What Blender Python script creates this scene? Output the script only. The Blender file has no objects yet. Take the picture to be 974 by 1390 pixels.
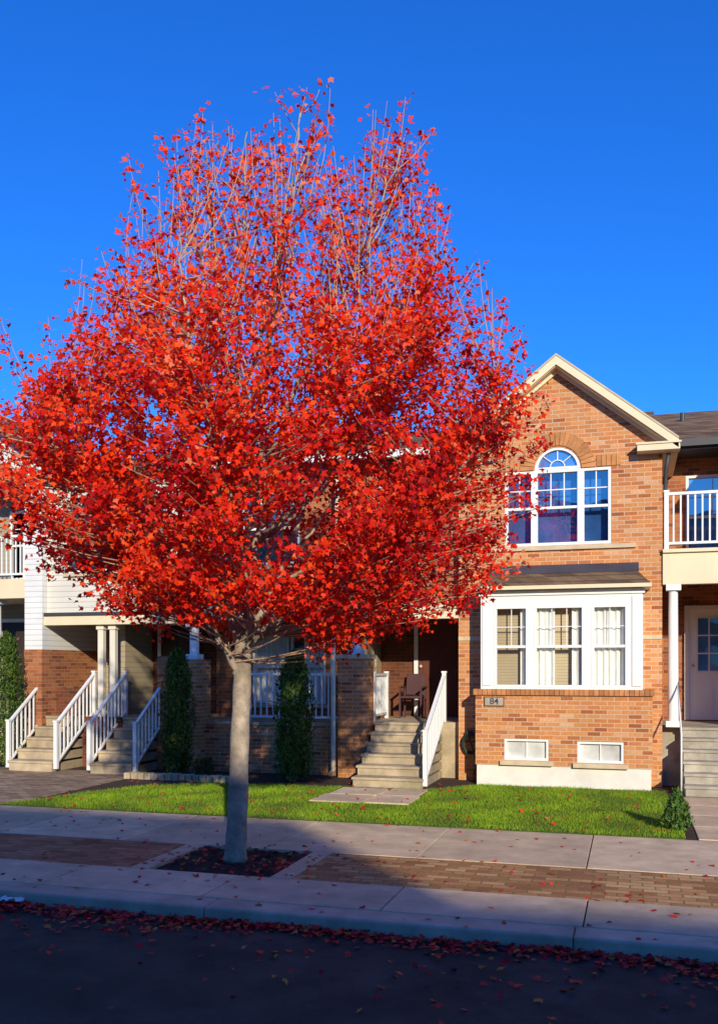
import bpy, bmesh, math, random
import numpy as np
from mathutils import Vector, Matrix
random.seed(7); rng = np.random.default_rng(7)
scene = bpy.context.scene; col = scene.collection
TH = math.radians(16.5); F = 1240.0; HZ = 905.0; CH = 2.0
S, C = math.sin(TH), math.cos(TH)
def FX(px, Y):
    u = (px-487)/F; d = Y/(u*S+C); return d*(u*C-S)
def FZ(px, py, Y):
    u = (px-487)/F; d = Y/(u*S+C); return CH-(py-HZ)/F*d
def G(px, py, z=0.0):
    u = (px-487)/F; d = F*(CH-z)/(py-HZ); return d*(u*C-S), d*(u*S+C)

# ---------------------------------------------------------------- materials
def nodes(name):
    m = bpy.data.materials.new(name); m.use_nodes = True
    return m, m.node_tree, m.node_tree.nodes['Principled BSDF']
def N(t, typ, **kw):
    n = t.nodes.new(typ)
    for k, v in kw.items(): setattr(n, k, v)
    return n
def ramp(t, stops, fac):
    r = N(t, 'ShaderNodeValToRGB'); e = r.color_ramp.elements
    while len(e) < len(stops): e.new(0.5)
    for i, (p, c) in enumerate(stops):
        e[i].position = p; e[i].color = (*c, 1)
    t.links.new(fac, r.inputs['Fac']); return r.outputs['Color']
def mix(t, a, b, fac, mode='MIX'):
    n = N(t, 'ShaderNodeMix', data_type='RGBA', blend_type=mode)
    for sock, v in ((n.inputs[0], fac), (n.inputs[6], a), (n.inputs[7], b)):
        if hasattr(v, 'is_linked'): t.links.new(v, sock)
        elif isinstance(v, (int, float)): sock.default_value = v
        else: sock.default_value = (*v, 1)
    return n.outputs[2]
def noise(t, scale, vec=None, detail=4, rough=.55):
    n = N(t, 'ShaderNodeTexNoise'); n.inputs['Scale'].default_value = scale
    n.inputs['Detail'].default_value = detail; n.inputs['Roughness'].default_value = rough
    if vec is not None: t.links.new(vec, n.inputs['Vector'])
    return n.outputs['Fac']
def objco(t):
    return N(t, 'ShaderNodeTexCoord').outputs['Object']
def bump(t, b, h, strength, dist=.01):
    n = N(t, 'ShaderNodeBump'); n.inputs['Strength'].default_value = strength
    n.inputs['Distance'].default_value = dist
    t.links.new(h, n.inputs['Height']); t.links.new(n.outputs['Normal'], b.inputs['Normal'])
def dark(c, k): return tuple(x*k for x in c)
def plain(name, c, rough=.6, var=.25, scale=3, bs=40, bstr=.15, island=0, spec=.4, stain=0):
    m, t, b = nodes(name); v = objco(t)
    f = noise(t, scale, v, 6)
    cc = ramp(t, [(.25, dark(c, 1-var)), (.75, dark(c, 1+var*.4))], f)
    if island:
        g = N(t, 'ShaderNodeNewGeometry')
        k = ramp(t, [(0, (1-island,)*3), (1, (1, 1, 1))], g.outputs['Random Per Island'])
        cc = mix(t, cc, k, 1.0, 'MULTIPLY')
    if stain:
        s = noise(t, 1.1, v, 8, .7)
        k = ramp(t, [(.42, (1-stain,)*3), (.58, (1, 1, 1))], s)
        cc = mix(t, cc, k, 1.0, 'MULTIPLY')
    t.links.new(cc, b.inputs['Base Color'])
    b.inputs['Roughness'].default_value = rough
    b.inputs['Specular IOR Level'].default_value = spec
    bump(t, b, noise(t, bs, v, 4), bstr)
    return m
def facade_vec(t, flat=False):
    s = N(t, 'ShaderNodeSeparateXYZ'); t.links.new(objco(t), s.inputs[0])
    c = N(t, 'ShaderNodeCombineXYZ')
    if flat:
        t.links.new(s.outputs['X'], c.inputs['X']); t.links.new(s.outputs['Y'], c.inputs['Y'])
    else:
        a = N(t, 'ShaderNodeMath', operation='ADD')
        t.links.new(s.outputs['X'], a.inputs[0]); t.links.new(s.outputs['Y'], a.inputs[1])
        t.links.new(a.outputs[0], c.inputs['X']); t.links.new(s.outputs['Z'], c.inputs['Y'])
    return c.outputs[0]
def bricks(name, stops, mortar, bw, bh, ms, flat=False, rough=.8, off=.5, dirt=.3, bs=.5):
    m, t, b = nodes(name); v = facade_vec(t, flat)
    n = N(t, 'ShaderNodeTexBrick'); n.offset = off
    t.links.new(v, n.inputs['Vector'])
    n.inputs['Color1'].default_value = (0, 0, 0, 1); n.inputs['Color2'].default_value = (1, 1, 1, 1)
    n.inputs['Mortar'].default_value = (.5, .5, .5, 1)
    n.inputs['Scale'].default_value = 1; n.inputs['Mortar Size'].default_value = ms
    n.inputs['Mortar Smooth'].default_value = .2; n.inputs['Bias'].default_value = 0
    n.inputs['Brick Width'].default_value = bw; n.inputs['Row Height'].default_value = bh
    cc = ramp(t, stops, n.outputs['Color'])
    f = noise(t, 30, objco(t), 5)
    cc = mix(t, cc, ramp(t, [(.3, (.78,)*3), (.7, (1.1,)*3)], f), 1, 'MULTIPLY')
    cc = mix(t, cc, mortar, n.outputs['Fac'])
    f2 = noise(t, .9, objco(t), 6, .65)
    cc = mix(t, cc, ramp(t, [(.35, (1-dirt,)*3), (.65, (1, 1, 1))], f2), 1, 'MULTIPLY')
    t.links.new(cc, b.inputs['Base Color']); b.inputs['Roughness'].default_value = rough
    b.inputs['Specular IOR Level'].default_value = .2
    inv = N(t, 'ShaderNodeMath', operation='SUBTRACT'); inv.inputs[0].default_value = 1
    t.links.new(n.outputs['Fac'], inv.inputs[1])
    bump(t, b, inv.outputs[0], bs, .012)
    return m
def siding(name, c, step=.11):
    m, t, b = nodes(name)
    s = N(t, 'ShaderNodeSeparateXYZ'); t.links.new(objco(t), s.inputs[0])
    d = N(t, 'ShaderNodeMath', operation='DIVIDE'); d.inputs[1].default_value = step
    t.links.new(s.outputs['Z'], d.inputs[0])
    fr = N(t, 'ShaderNodeMath', operation='FRACT'); t.links.new(d.outputs[0], fr.inputs[0])
    cc = ramp(t, [(0, dark(c, .35)), (.1, dark(c, .95)), (1, c)], fr.outputs[0])
    cc = mix(t, cc, ramp(t, [(.3, (.85,)*3), (.7, (1, 1, 1))], noise(t, 1.5, objco(t), 6)), 1, 'MULTIPLY')
    t.links.new(cc, b.inputs['Base Color']); b.inputs['Roughness'].default_value = .5
    inv = N(t, 'ShaderNodeMath', operation='SUBTRACT'); inv.inputs[0].default_value = 1
    t.links.new(fr.outputs[0], inv.inputs[1]); bump(t, b, inv.outputs[0], .6, .015)
    return m
def glassmat(name, tint, refl, clear):
    m, t, b = nodes(name)
    b.inputs['Base Color'].default_value = (*tint, 1); b.inputs['Roughness'].default_value = .3
    out = t.nodes['Material Output']
    g = N(t, 'ShaderNodeBsdfGlossy'); g.inputs['Roughness'].default_value = .02
    g.inputs['Color'].default_value = (.9, .95, 1, 1)
    v = noise(t, 2.2, objco(t), 2); bn = N(t, 'ShaderNodeBump'); bn.inputs['Strength'].default_value = .06
    bn.inputs['Distance'].default_value = .05
    t.links.new(v, bn.inputs['Height']); t.links.new(bn.outputs['Normal'], g.inputs['Normal'])
    base = b.outputs[0]
    if clear:
        tr = N(t, 'ShaderNodeBsdfTransparent'); tr.inputs['Color'].default_value = (.95, .97, .97, 1); base = tr.outputs[0]
    else:
        k = ramp(t, [(.35, dark(tint, .55)), (.65, dark(tint, 1.2))], noise(t, 1.6, objco(t), 3)); t.links.new(k, b.inputs['Base Color'])
    mx = N(t, 'ShaderNodeMixShader'); mx.inputs['Fac'].default_value = refl
    t.links.new(base, mx.inputs[1]); t.links.new(g.outputs[0], mx.inputs[2])
    t.links.new(mx.outputs[0], out.inputs['Surface'])
    return m
def leafmat(name, trans=.35, rough=.45, tb=1.5, spec=.3):
    m, t, b = nodes(name); out = t.nodes['Material Output']
    a = N(t, 'ShaderNodeAttribute', attribute_name='Col')
    t.links.new(a.outputs['Color'], b.inputs['Base Color']); b.inputs['Roughness'].default_value = rough
    b.inputs['Specular IOR Level'].default_value = spec
    tr = N(t, 'ShaderNodeBsdfTranslucent')
    t.links.new(mix(t, a.outputs['Color'], (tb, tb, tb), 1, 'MULTIPLY'), tr.inputs['Color'])
    mx = N(t, 'ShaderNodeMixShader'); mx.inputs['Fac'].default_value = trans
    t.links.new(b.outputs[0], mx.inputs[1]); t.links.new(tr.outputs[0], mx.inputs[2])
    t.links.new(mx.outputs[0], out.inputs['Surface'])
    return m

OR = [(0, (.34, .105, .042)), (.14, (.52, .18, .062)), (.42, (.62, .25, .082)), (.7, (.66, .29, .11)), (.9, (.56, .20, .075)), (1, (.74, .42, .22))]
M = {
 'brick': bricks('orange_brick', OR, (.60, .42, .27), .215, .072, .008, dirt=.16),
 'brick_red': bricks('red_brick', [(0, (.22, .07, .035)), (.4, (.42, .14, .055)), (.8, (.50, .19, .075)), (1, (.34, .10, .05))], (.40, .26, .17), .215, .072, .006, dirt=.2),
 'brick_shaded': bricks('shaded_brick', [(0, (.09, .03, .018)), (.5, (.20, .065, .03)), (1, (.15, .045, .022))], (.17, .11, .075), .215, .072, .006, dirt=.3),  # red brick darkened; porch recess shade painted into the colour
 'white': plain('white_paint', (.80, .80, .78), .4, .08, 2, 30, .04),
 'cream': plain('cream_trim', (.76, .64, .42), .5, .1, 2, 30, .05),
 'offwhite': plain('off_white_post', (.74, .68, .55), .5, .1, 2, 30, .05),
 'stone': plain('pale_stone', (.60, .48, .32), .8, .25, 6, 60, .2),
 'siding': siding('white_siding', (.78, .78, .74)),
 'siding_cream': siding('cream_siding', (.72, .68, .58)),
 'beige': siding('beige_siding', (.40, .33, .22)),  # beige taken darker, with the shade of the porches painted in
 'parge': plain('parged_foundation', (.80, .76, .68), .85, .15, 2, 25, .2, stain=.12),
 'concrete': plain('concrete', (.80, .60, .38), .9, .25, 4, 90, .3, island=.2, stain=.18),
 'stepc': plain('step_concrete', (.54, .43, .28), .9, .35, 4, 70, .3, stain=.3),
 'stepg': plain('pale_step_concrete', (.52, .46, .36), .9, .35, 4, 70, .3, stain=.3),
 'kerb': plain('kerb_concrete', (.58, .46, .33), .9, .3, 3, 90, .3, stain=.2),
 'asphalt': plain('asphalt', (.062, .046, .038), .9, .6, 2.2, 260, .7, stain=.3),
 'soil': plain('soil', (.06, .032, .02), 1, .5, 9, 40, 1.0),
 'ground': plain('ground_turf', (.06, .09, .03), 1, .5, .6, 10, .5),
 'lawn': plain('lawn_base', (.08, .13, .012), 1, .5, 3, 90, .8),
 'pav': bricks('brown_pavers', [(0, (.36, .15, .065)), (.5, (.56, .28, .12)), (1, (.68, .40, .19))], (.26, .20, .05), .22, .112, .009, True),
 'pav_red': bricks('red_pavers', [(0, (.30, .10, .05)), (.5, (.46, .18, .09)), (1, (.56, .27, .15))], (.22, .13, .07), .22, .112, .009, True),
 'pav2': bricks('grey_pavers', [(0, (.26, .17, .11)), (.5, (.40, .27, .17)), (1, (.52, .37, .24))], (.16, .12, .07), .22, .112, .008, True),
 'shingle': bricks('roof_shingles', [(0, (.16, .09, .045)), (.5, (.27, .165, .085)), (1, (.36, .23, .12))], (.08, .05, .03), .3, .07, .006, dirt=.3),
 'shingle2': bricks('bay_shingles', [(0, (.12, .08, .05)), (.5, (.20, .13, .075)), (1, (.27, .18, .1))], (.06, .04, .03), .25, .11, .006, dirt=.3),
 'darktrim': plain('dark_trim', (.05, .05, .055), .5, .2),
 'flash': plain('metal_flashing', (.06, .06, .08), .4, .3),
 'glassb': glassmat('sky_tint_glass', (.05, .19, .48), .28, False),  # blue reflection of the sky painted in as base tint
 'glassu': glassmat('reflecting_glass', (.1, .1, .1), .26, True),
 'glassc': glassmat('clear_glass', (.1, .1, .1), .07, True),
 'glassd': glassmat('dark_glass', (.02, .025, .03), .18, False),
 'glassp': glassmat('pale_blind_glass', (.62, .62, .58), .12, False),
 'curtain': plain('white_curtain', (.90, .88, .82), .9, .12, 5, 50, .1),
 'blind_or_panel': siding('beige_blind', (.66, .52, .32), .05),
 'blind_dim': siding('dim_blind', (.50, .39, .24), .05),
 'inside': plain('dim_interior', (.12, .085, .05), 1, .3),  # dark colour stands in for the unlit room behind the glass
 'sky_panel': plain('sky_blue_panel', (.04, .15, .46), 1, .5, 1.5),  # sky reflection painted as a blue panel behind the upper panes
 'doorw': plain('white_door', (.90, .93, .84), .4, .06),
 'doord': plain('dark_door', (.04, .02, .018), .5, .3),
 'doorr': plain('red_brown_door', (.13, .035, .02), .5, .3),
 'metal': plain('brushed_metal', (.5, .45, .35), .3, .1),
 'bark': plain('bark', (.48, .39, .29), .9, .5, 9, 45, 1.0, stain=.4),
 'twig': plain('twig_bark', (.46, .28, .19), .8, .3, 12, 60, .3),
 'plaque': plain('plaque_stone', (.40, .35, .29), .8, .3),
 'black': plain('black_rubber', (.02, .02, .022), .5, .3),
 'green': plain('green_hose', (.015, .04, .025), .4, .3),
 'red': plain('red_plastic', (.5, .03, .02), .4, .2),
 'chair': plain('plum_chair', (.08, .03, .035), .7, .3),
 'paper': plain('white_paper', (.75, .75, .75), .8, .1),
 'red_leaf': leafmat('maple_leaf', .36, .5, 1.35, .12),
 'fallen': leafmat('fallen_leaf', .08, .6, 1.5, .15),
 'grass': leafmat('grass_blade', .3, .5, 1.3, .2),
 'cedar': leafmat('cedar_foliage', .12, .6, 1.5, .2),
}
# ---------------------------------------------------------------- mesh helpers
class MB:
    def __init__(s): s.v = []; s.f = []
    def add(s, vs, fs):
        o = len(s.v); s.v += [tuple(p) for p in vs]; s.f += [tuple(i+o for i in f) for f in fs]; return s
    def box(s, x0, x1, y0, y1, z0, z1):
        return s.add([(x0,y0,z0),(x1,y0,z0),(x1,y1,z0),(x0,y1,z0),(x0,y0,z1),(x1,y0,z1),(x1,y1,z1),(x0,y1,z1)],
                     [(0,3,2,1),(4,5,6,7),(0,1,5,4),(1,2,6,5),(2,3,7,6),(3,0,4,7)])
    def ext(s, a, b):
        n = len(a)
        return s.add(list(a)+list(b), [tuple(range(n)), tuple(range(2*n-1, n-1, -1))]+[(i, n+i, n+(i+1) % n, (i+1) % n) for i in range(n)])
    def pxz(s, poly, y0, y1): return s.ext([(x, y0, z) for x, z in poly], [(x, y1, z) for x, z in poly])
    def pyz(s, poly, x0, x1): return s.ext([(x0, y, z) for y, z in poly], [(x1, y, z) for y, z in poly])
    def pxy(s, poly, z0, z1): return s.ext([(x, y, z0) for x, y in poly], [(x, y, z1) for x, y in poly])
    def bar(s, p, q, w, h):
        p = Vector(p); q = Vector(q); d = q-p; sd = Vector((-d.y, d.x, 0))
        sd = sd.normalized()*w/2 if sd.length > 1e-6 else Vector((w/2, 0, 0)); u = Vector((0, 0, h/2))
        r = lambda c: [c-sd-u, c+sd-u, c+sd+u, c-sd+u]
        return s.ext(r(p), r(q))
    def tube(s, pts, rad, n=8, cap=True):
        pts = [Vector(p) for p in pts]; rings = []
        if not hasattr(rad, '__len__'): rad = [rad]*len(pts)
        ref = Vector((.3, .9, .1))
        for i, p in enumerate(pts):
            d = (pts[min(i+1, len(pts)-1)]-pts[max(i-1, 0)]).normalized()
            a = d.cross(ref)
            if a.length < 1e-3: a = d.cross(Vector((1, 0, 0)))
            a.normalize(); b = d.cross(a)
            rings.append([p+(a*math.cos(2*math.pi*k/n)+b*math.sin(2*math.pi*k/n))*rad[i] for k in range(n)])
        fs = []
        for i in range(len(pts)-1):
            for k in range(n):
                fs.append((i*n+k, i*n+(k+1) % n, (i+1)*n+(k+1) % n, (i+1)*n+k))
        if cap: fs += [tuple(range(n-1, -1, -1)), tuple(range((len(pts)-1)*n, len(pts)*n))]
        return s.add([v for r in rings for v in r], fs)
    def wall(s, x0, x1, z0, z1, Y0, Y1, holes=()):
        xs = sorted({x0, x1} | {h[i] for h in holes for i in (0, 1)}); zs = sorted({z0, z1} | {h[i] for h in holes for i in (2, 3)})
        def solid(i, j):
            if i < 0 or j < 0 or i >= len(xs)-1 or j >= len(zs)-1: return False
            cx = (xs[i]+xs[i+1])/2; cz = (zs[j]+zs[j+1])/2
            return not any(h[0] < cx < h[1] and h[2] < cz < h[3] for h in holes)
        for i in range(len(xs)-1):
            for j in range(len(zs)-1):
                if not solid(i, j): continue
                a, b, c, d = xs[i], xs[i+1], zs[j], zs[j+1]
                s.add([(a,Y0,c),(b,Y0,c),(b,Y0,d),(a,Y0,d)], [(0,1,2,3)]); s.add([(a,Y1,c),(b,Y1,c),(b,Y1,d),(a,Y1,d)], [(3,2,1,0)])
                if not solid(i-1, j): s.add([(a,Y0,c),(a,Y0,d),(a,Y1,d),(a,Y1,c)], [(0,1,2,3)])
                if not solid(i+1, j): s.add([(b,Y0,c),(b,Y1,c),(b,Y1,d),(b,Y0,d)], [(0,1,2,3)])
                if not solid(i, j-1): s.add([(a,Y0,c),(a,Y1,c),(b,Y1,c),(b,Y0,c)], [(0,1,2,3)])
                if not solid(i, j+1): s.add([(a,Y0,d),(b,Y0,d),(b,Y1,d),(a,Y1,d)], [(0,1,2,3)])
        return s
    def build(s, name, m, parent=None, bevel=0, smooth=False):
        me = bpy.data.meshes.new(name); me.from_pydata(s.v, [], s.f)
        bm = bmesh.new(); bm.from_mesh(me)
        bmesh.ops.remove_doubles(bm, verts=bm.verts, dist=1e-5) if not bevel else None
        bmesh.ops.recalc_face_normals(bm, faces=bm.faces); bm.to_mesh(me); bm.free()
        if smooth:
            me.polygons.foreach_set('use_smooth', [True]*len(me.polygons))
        me.materials.append(m if not isinstance(m, str) else M[m])
        o = bpy.data.objects.new(name, me); col.objects.link(o)
        attach(o, parent)
        if bevel:
            b = o.modifiers.new('bevel', 'BEVEL'); b.width = bevel; b.segments = 2; b.limit_method = 'ANGLE'
        return o
def attach(o, parent):
    if parent:
        o.parent = parent
        o.matrix_parent_inverse = Matrix.Translation(-parent.location) if parent.type == 'EMPTY' else Matrix.Identity(4)
def tag(o, label, cat, group=None, kind=None):
    o['label'] = label; o['category'] = cat
    if group: o['group'] = group
    if kind: o['kind'] = kind
    return o
def empty(name, loc, label, cat, group=None):
    o = bpy.data.objects.new(name, None); col.objects.link(o); o.location = loc; o.empty_display_size = .3
    return tag(o, label, cat, group)
def struct(o): o['kind'] = 'structure'; return o
def scatter(name, tmpl, cen, nrm, size, colr, m, parent=None, fold=0.0, tang=None):
    n = len(cen); k = len(tmpl); tm = np.array(tmpl)
    nrm = nrm/np.linalg.norm(nrm, axis=1, keepdims=True)
    if tang is None: tang = rng.normal(size=(n, 3))
    b = tang-nrm*np.sum(tang*nrm, axis=1, keepdims=True); b /= np.linalg.norm(b, axis=1, keepdims=True)+1e-9
    t = np.cross(b, nrm); sz = size[:, None, None]
    fl = rng.uniform(-.3, 1, n)[:, None, None]*fold
    v = cen[:, None, :]+sz*(tm[None, :, 0:1]*t[:, None, :]+tm[None, :, 1:2]*b[:, None, :]-fl*np.abs(tm[None, :, 0:1])*nrm[:, None, :])
    me = bpy.data.meshes.new(name)
    me.vertices.add(n*k); me.vertices.foreach_set('co', v.reshape(-1).astype(np.float32))
    me.loops.add(n*k); me.loops.foreach_set('vertex_index', np.arange(n*k, dtype=np.int32))
    me.polygons.add(n); me.polygons.foreach_set('loop_start', np.arange(0, n*k, k, dtype=np.int32))
    me.update(calc_edges=True)
    a = me.attributes.new('Col', 'FLOAT_COLOR', 'POINT')
    c4 = np.ones((n, k, 4), dtype=np.float32); c4[:, :, :3] = colr[:, None, :]
    a.data.foreach_set('color', c4.reshape(-1))
    me.materials.append(m); o = bpy.data.objects.new(name, me); col.objects.link(o); attach(o, parent)
    return o
MAPLE = [(r*math.cos(math.radians(a)), r*math.sin(math.radians(a))) for a, r in ((-90,.25),(-45,.62),(-20,.45),(15,.88),(45,.52),(90,1.1),(135,.52),(165,.88),(200,.45),(225,.62))]
def pal(n, cols, w):
    c = np.array(cols)[rng.choice(len(cols), n, p=np.array(w)/sum(w))]
    return np.clip(c*rng.uniform(.75, 1.2, (n, 1)), 0, 1)

# ---------------------------------------------------------------- the setting
struct(MB().add([(-600,-600,-.111),(600,-600,-.111),(600,600,-.111),(-600,600,-.111)], [(0,1,2,3)]).build('ground', 'ground'))
struct(MB().add([(-200,-3,-.105),(200,-3,-.105),(200,6.96,-.105),(-200,6.96,-.105)], [(0,1,2,3)]).build('road', 'asphalt'))
struct(MB().box(-60, 60, -13, -3.0, -.137, 0).build('far_sidewalk', 'kerb'))
k = MB()
x = -30.4
while x < 14: k.box(x, x+2.996, 6.93, 7.23, -.137, .0); x += 3.0
struct(k.build('kerb', 'kerb', bevel=.02))
sw = MB()
def slabs(x0, x1, y0, y1, w, off):
    x = x0+off
    while x < x1:
        sw.box(x, min(x+w-.012, x1), y0, y1, -.137, 0); x += w
slabs(-30, 14, 7.242, 8.08, 1.62, .5)
slabs(-30, 14, 9.35, 11.19, 1.72, .35)
for a, b in ((-4.78, -4.58), (-3.28, -3.07)): sw.box(a, b, 8.092, 9.338, -.137, 0)
struct(sw.build('sidewalk', 'concrete', bevel=.006))
struct(MB().box(-3.058, 14, 8.09, 9.34, -.137, -.004).build('paver_strip', 'pav'))
struct(MB().box(-30, -4.792, 8.09, 9.34, -.137, -.004).build('paver_strip', 'pav_red'))
def lumpy(name, x0, x1, y0, y1, z, amp, nx, ny, m):
    vs = []; fs = []
    for j in range(ny+1):
        for i in range(nx+1):
            e = 0 if i in (0, nx) or j in (0, ny) else 1
            vs.append((x0+(x1-x0)*i/nx, y0+(y1-y0)*j/ny, z+e*random.uniform(-amp*.3, amp)))
    for j in range(ny):
        for i in range(nx): fs.append((j*(nx+1)+i, j*(nx+1)+i+1, (j+1)*(nx+1)+i+1, (j+1)*(nx+1)+i))
    return struct(MB().add(vs, fs).build(name, m, smooth=True))
lumpy('tree_pit_soil', -4.575, -3.285, 8.09, 9.34, -.035, .05, 26, 26, 'soil')
struct(MB().box(-60, 60, 11.2, 60, -.137, -.002).build('garden_bed', 'soil'))
LAWN = [(-8.75,11.2),(.62,11.2),(.55,15.36),(-2.4,15.36),(-2.95,14.7),(-3.3,14.45),(-4.9,14.45),(-6.9,14.25),(-7.7,13.7),(-8.3,12.6)]
struct(MB().pxy(LAWN, -.1, .008).build('lawn_soil', 'lawn'))
struct(MB().box(-16, -8.62, 11.2, 15.4, -.1, .004).build('paver_path', 'pav2'))
fl = MB()
for (a, b, y0, y1) in ((-4.55,-3.75,12.75,13.5),(-3.72,-3.05,12.8,13.55),(-4.5,-3.7,13.53,14.3),(-3.67,-3.1,13.58,14.35)):
    fl.box(a, b, y0, y1, -.05, .03)
for i in range(4): fl.box(.76, 2.0, 11.22+i*.9, 12.1+i*.9, -.05, .012)
struct(fl.build('stone_path', 'concrete', bevel=.008))

def inpoly(p, poly):
    r = np.zeros(len(p), bool); n = len(poly)
    for i in range(n):
        x1, y1 = poly[i]; x2, y2 = poly[(i+1) % n]
        c = ((y1 > p[:, 1]) != (y2 > p[:, 1])) & (p[:, 0] < (x2-x1)*(p[:, 1]-y1)/(y2-y1+1e-12)+x1)
        r ^= c
    return r
p = np.column_stack([rng.uniform(-8.8, .7, 140000), rng.uniform(11.15, 15.4, 140000)]); p = p[inpoly(p, LAWN)]
p = p[~((p[:, 0] > -4.56) & (p[:, 0] < -3.04) & (p[:, 1] > 12.74) & (p[:, 1] < 14.4))]
n = len(p); cen = np.column_stack([p, np.full(n, .004)])
tang = rng.normal(size=(n, 3))*[.45, .45, 0]+[0, 0, 1]
patch = .5+.25*np.sin(p[:, 0]*2.1+np.sin(p[:, 1]*3)*1.5)*np.cos(p[:, 1]*2.7+p[:, 0])+.25*np.sin(p[:, 0]*5.3-p[:, 1]*1.3+2*np.sin(p[:, 1]*2.2))
gc = pal(n, [(.13,.27,.010),(.22,.38,.014),(.32,.43,.022),(.38,.34,.05)], [4, 5, 3, .8])*(0.68+.5*patch[:, None])
tag(scatter('grass', [(-.1,0),(.1,0),(.02,1)], cen, rng.normal(size=(n, 3))*[1, 1, .2]+[0, -.6, .1], rng.uniform(.02, .05, n)*(.7+.6*patch), gc, M['grass'], tang=tang),
    'short green grass of the front lawn', 'grass', kind='stuff')

# ---------------------------------------------------------------- building part helpers
def window(parent, x0, x1, z0, z1, Y, glass='glassd', cols=2, rows=2, mid=True, fr=.05, sill=True, curtains=None, name='window', lower=False, backing=None, mw=.009):
    m = MB(); e = .008
    m.box(x0-e, x0+fr, Y-.02, Y+.07, z0-e, z1+e); m.box(x1-fr, x1+e, Y-.02, Y+.07, z0-e, z1+e)
    m.box(x0+fr, x1-fr, Y-.019, Y+.07, z0-e, z0+fr); m.box(x0+fr, x1-fr, Y-.019, Y+.07, z1-fr, z1+e)
    zm = z0+(z1-z0)*.5
    if mid: m.box(x0+fr, x1-fr, Y-.008, Y+.06, zm-.022, zm+.022)
    zl = zm+.022 if (mid and not lower) else z0+fr
    zt = z1-fr
    for i in range(1, cols):
        xx = x0+fr+(x1-x0-2*fr)*i/cols; m.box(xx-mw, xx+mw, Y+.012, Y+.034, zl, zt)
    for j in range(1, rows):
        zz = zl+(zt-zl)*j/rows; m.box(x0+fr, x1-fr, Y+.015, Y+.033, zz-mw, zz+mw)
    w = m.build(name, 'white', parent)
    MB().add([(x0+fr,Y+.04,z0+fr),(x1-fr,Y+.04,z0+fr),(x1-fr,Y+.04,z1-fr),(x0+fr,Y+.04,z1-fr)], [(0,1,2,3)]).build('pane', glass, w)
    if sill: MB().box(x0-.07, x1+.07, Y-.09, Y-.0, z0-.085, z0-.01).build('sill', 'stone', w, bevel=.006)
    if backing: MB().box(x0-.02, x1+.02, Y+.24, Y+.26, z0-.02, z1+.02).build('blind_or_panel', backing, w)
    if curtains:
        for (a, b) in curtains: curtain(w, a, b, z0+.02, z1-.02, Y+.13)
    return w
def curtain(parent, x0, x1, z0, z1, Y):
    n = max(12, int((x1-x0)/.012)); vs = []; fs = []; ph = random.random()*6
    for i in range(n+1):
        x = x0+(x1-x0)*i/n
        for j, z in enumerate((z0, (z0+z1)/2, z1)):
            a = (.028, .024, .016)[j]
            vs.append((x, Y+a*math.sin(x*62+ph+.4*math.sin(x*17))+.01*math.sin(x*23), z))
    for i in range(n):
        for j in range(2): fs.append((i*3+j, i*3+3+j, i*3+4+j, i*3+1+j))
    MB().add(vs, fs).build('curtain', 'curtain', parent, smooth=True)
def railing(parent, a, b, h=.86, gap=.11, post=(True, True)):
    a = Vector(a); b = Vector(b); L = math.hypot(b.x-a.x, b.y-a.y); m = MB(); up = Vector((0, 0, 1))
    m.bar(a+up*h, b+up*h, .06, .045); m.bar(a+up*.1, b+up*.1, .045, .04)
    n = max(2, int(L/gap))
    for i in range(1, n):
        q = a.lerp(b, i/n); m.box(q.x-.013, q.x+.013, q.y-.013, q.y+.013, q.z+.12, q.z+h-.022)
    r = m.build('railing', 'white', parent)
    for e, on in ((a, post[0]), (b, post[1])):
        if on:
            MB().box(e.x-.035, e.x+.035, e.y-.035, e.y+.035, e.z, e.z+h+.03).box(e.x-.045, e.x+.045, e.y-.045, e.y+.045, e.z+h+.03, e.z+h+.06).build('post', 'white', r)
    return r
def column(parent, x, y, z0, z1, r=.09, mt='white'):
    m = MB(); m.tube([(x, y, z0+.1), (x, y, z0+.6), (x, y, z1-.1)], [r, r, r*.86], 20)
    m.box(x-r*1.45, x+r*1.45, y-r*1.45, y+r*1.45, z0, z0+.1); m.box(x-r*1.4, x+r*1.4, y-r*1.4, y+r*1.4, z1-.1, z1)
    return m.build('column', mt, parent, bevel=.006)
def post(parent, x, y, z0, z1, r=.06, mt='offwhite'):
    m = MB(); m.box(x-r, x+r, y-r, y+r, z0+.12, z1-.1)
    m.box(x-r*1.4, x+r*1.4, y-r*1.4, y+r*1.4, z0, z0+.118); m.box(x-r*1.4, x+r*1.4, y-r*1.4, y+r*1.4, z1-.098, z1)
    return m.build('porch_post', mt, parent, bevel=.006)
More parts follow.
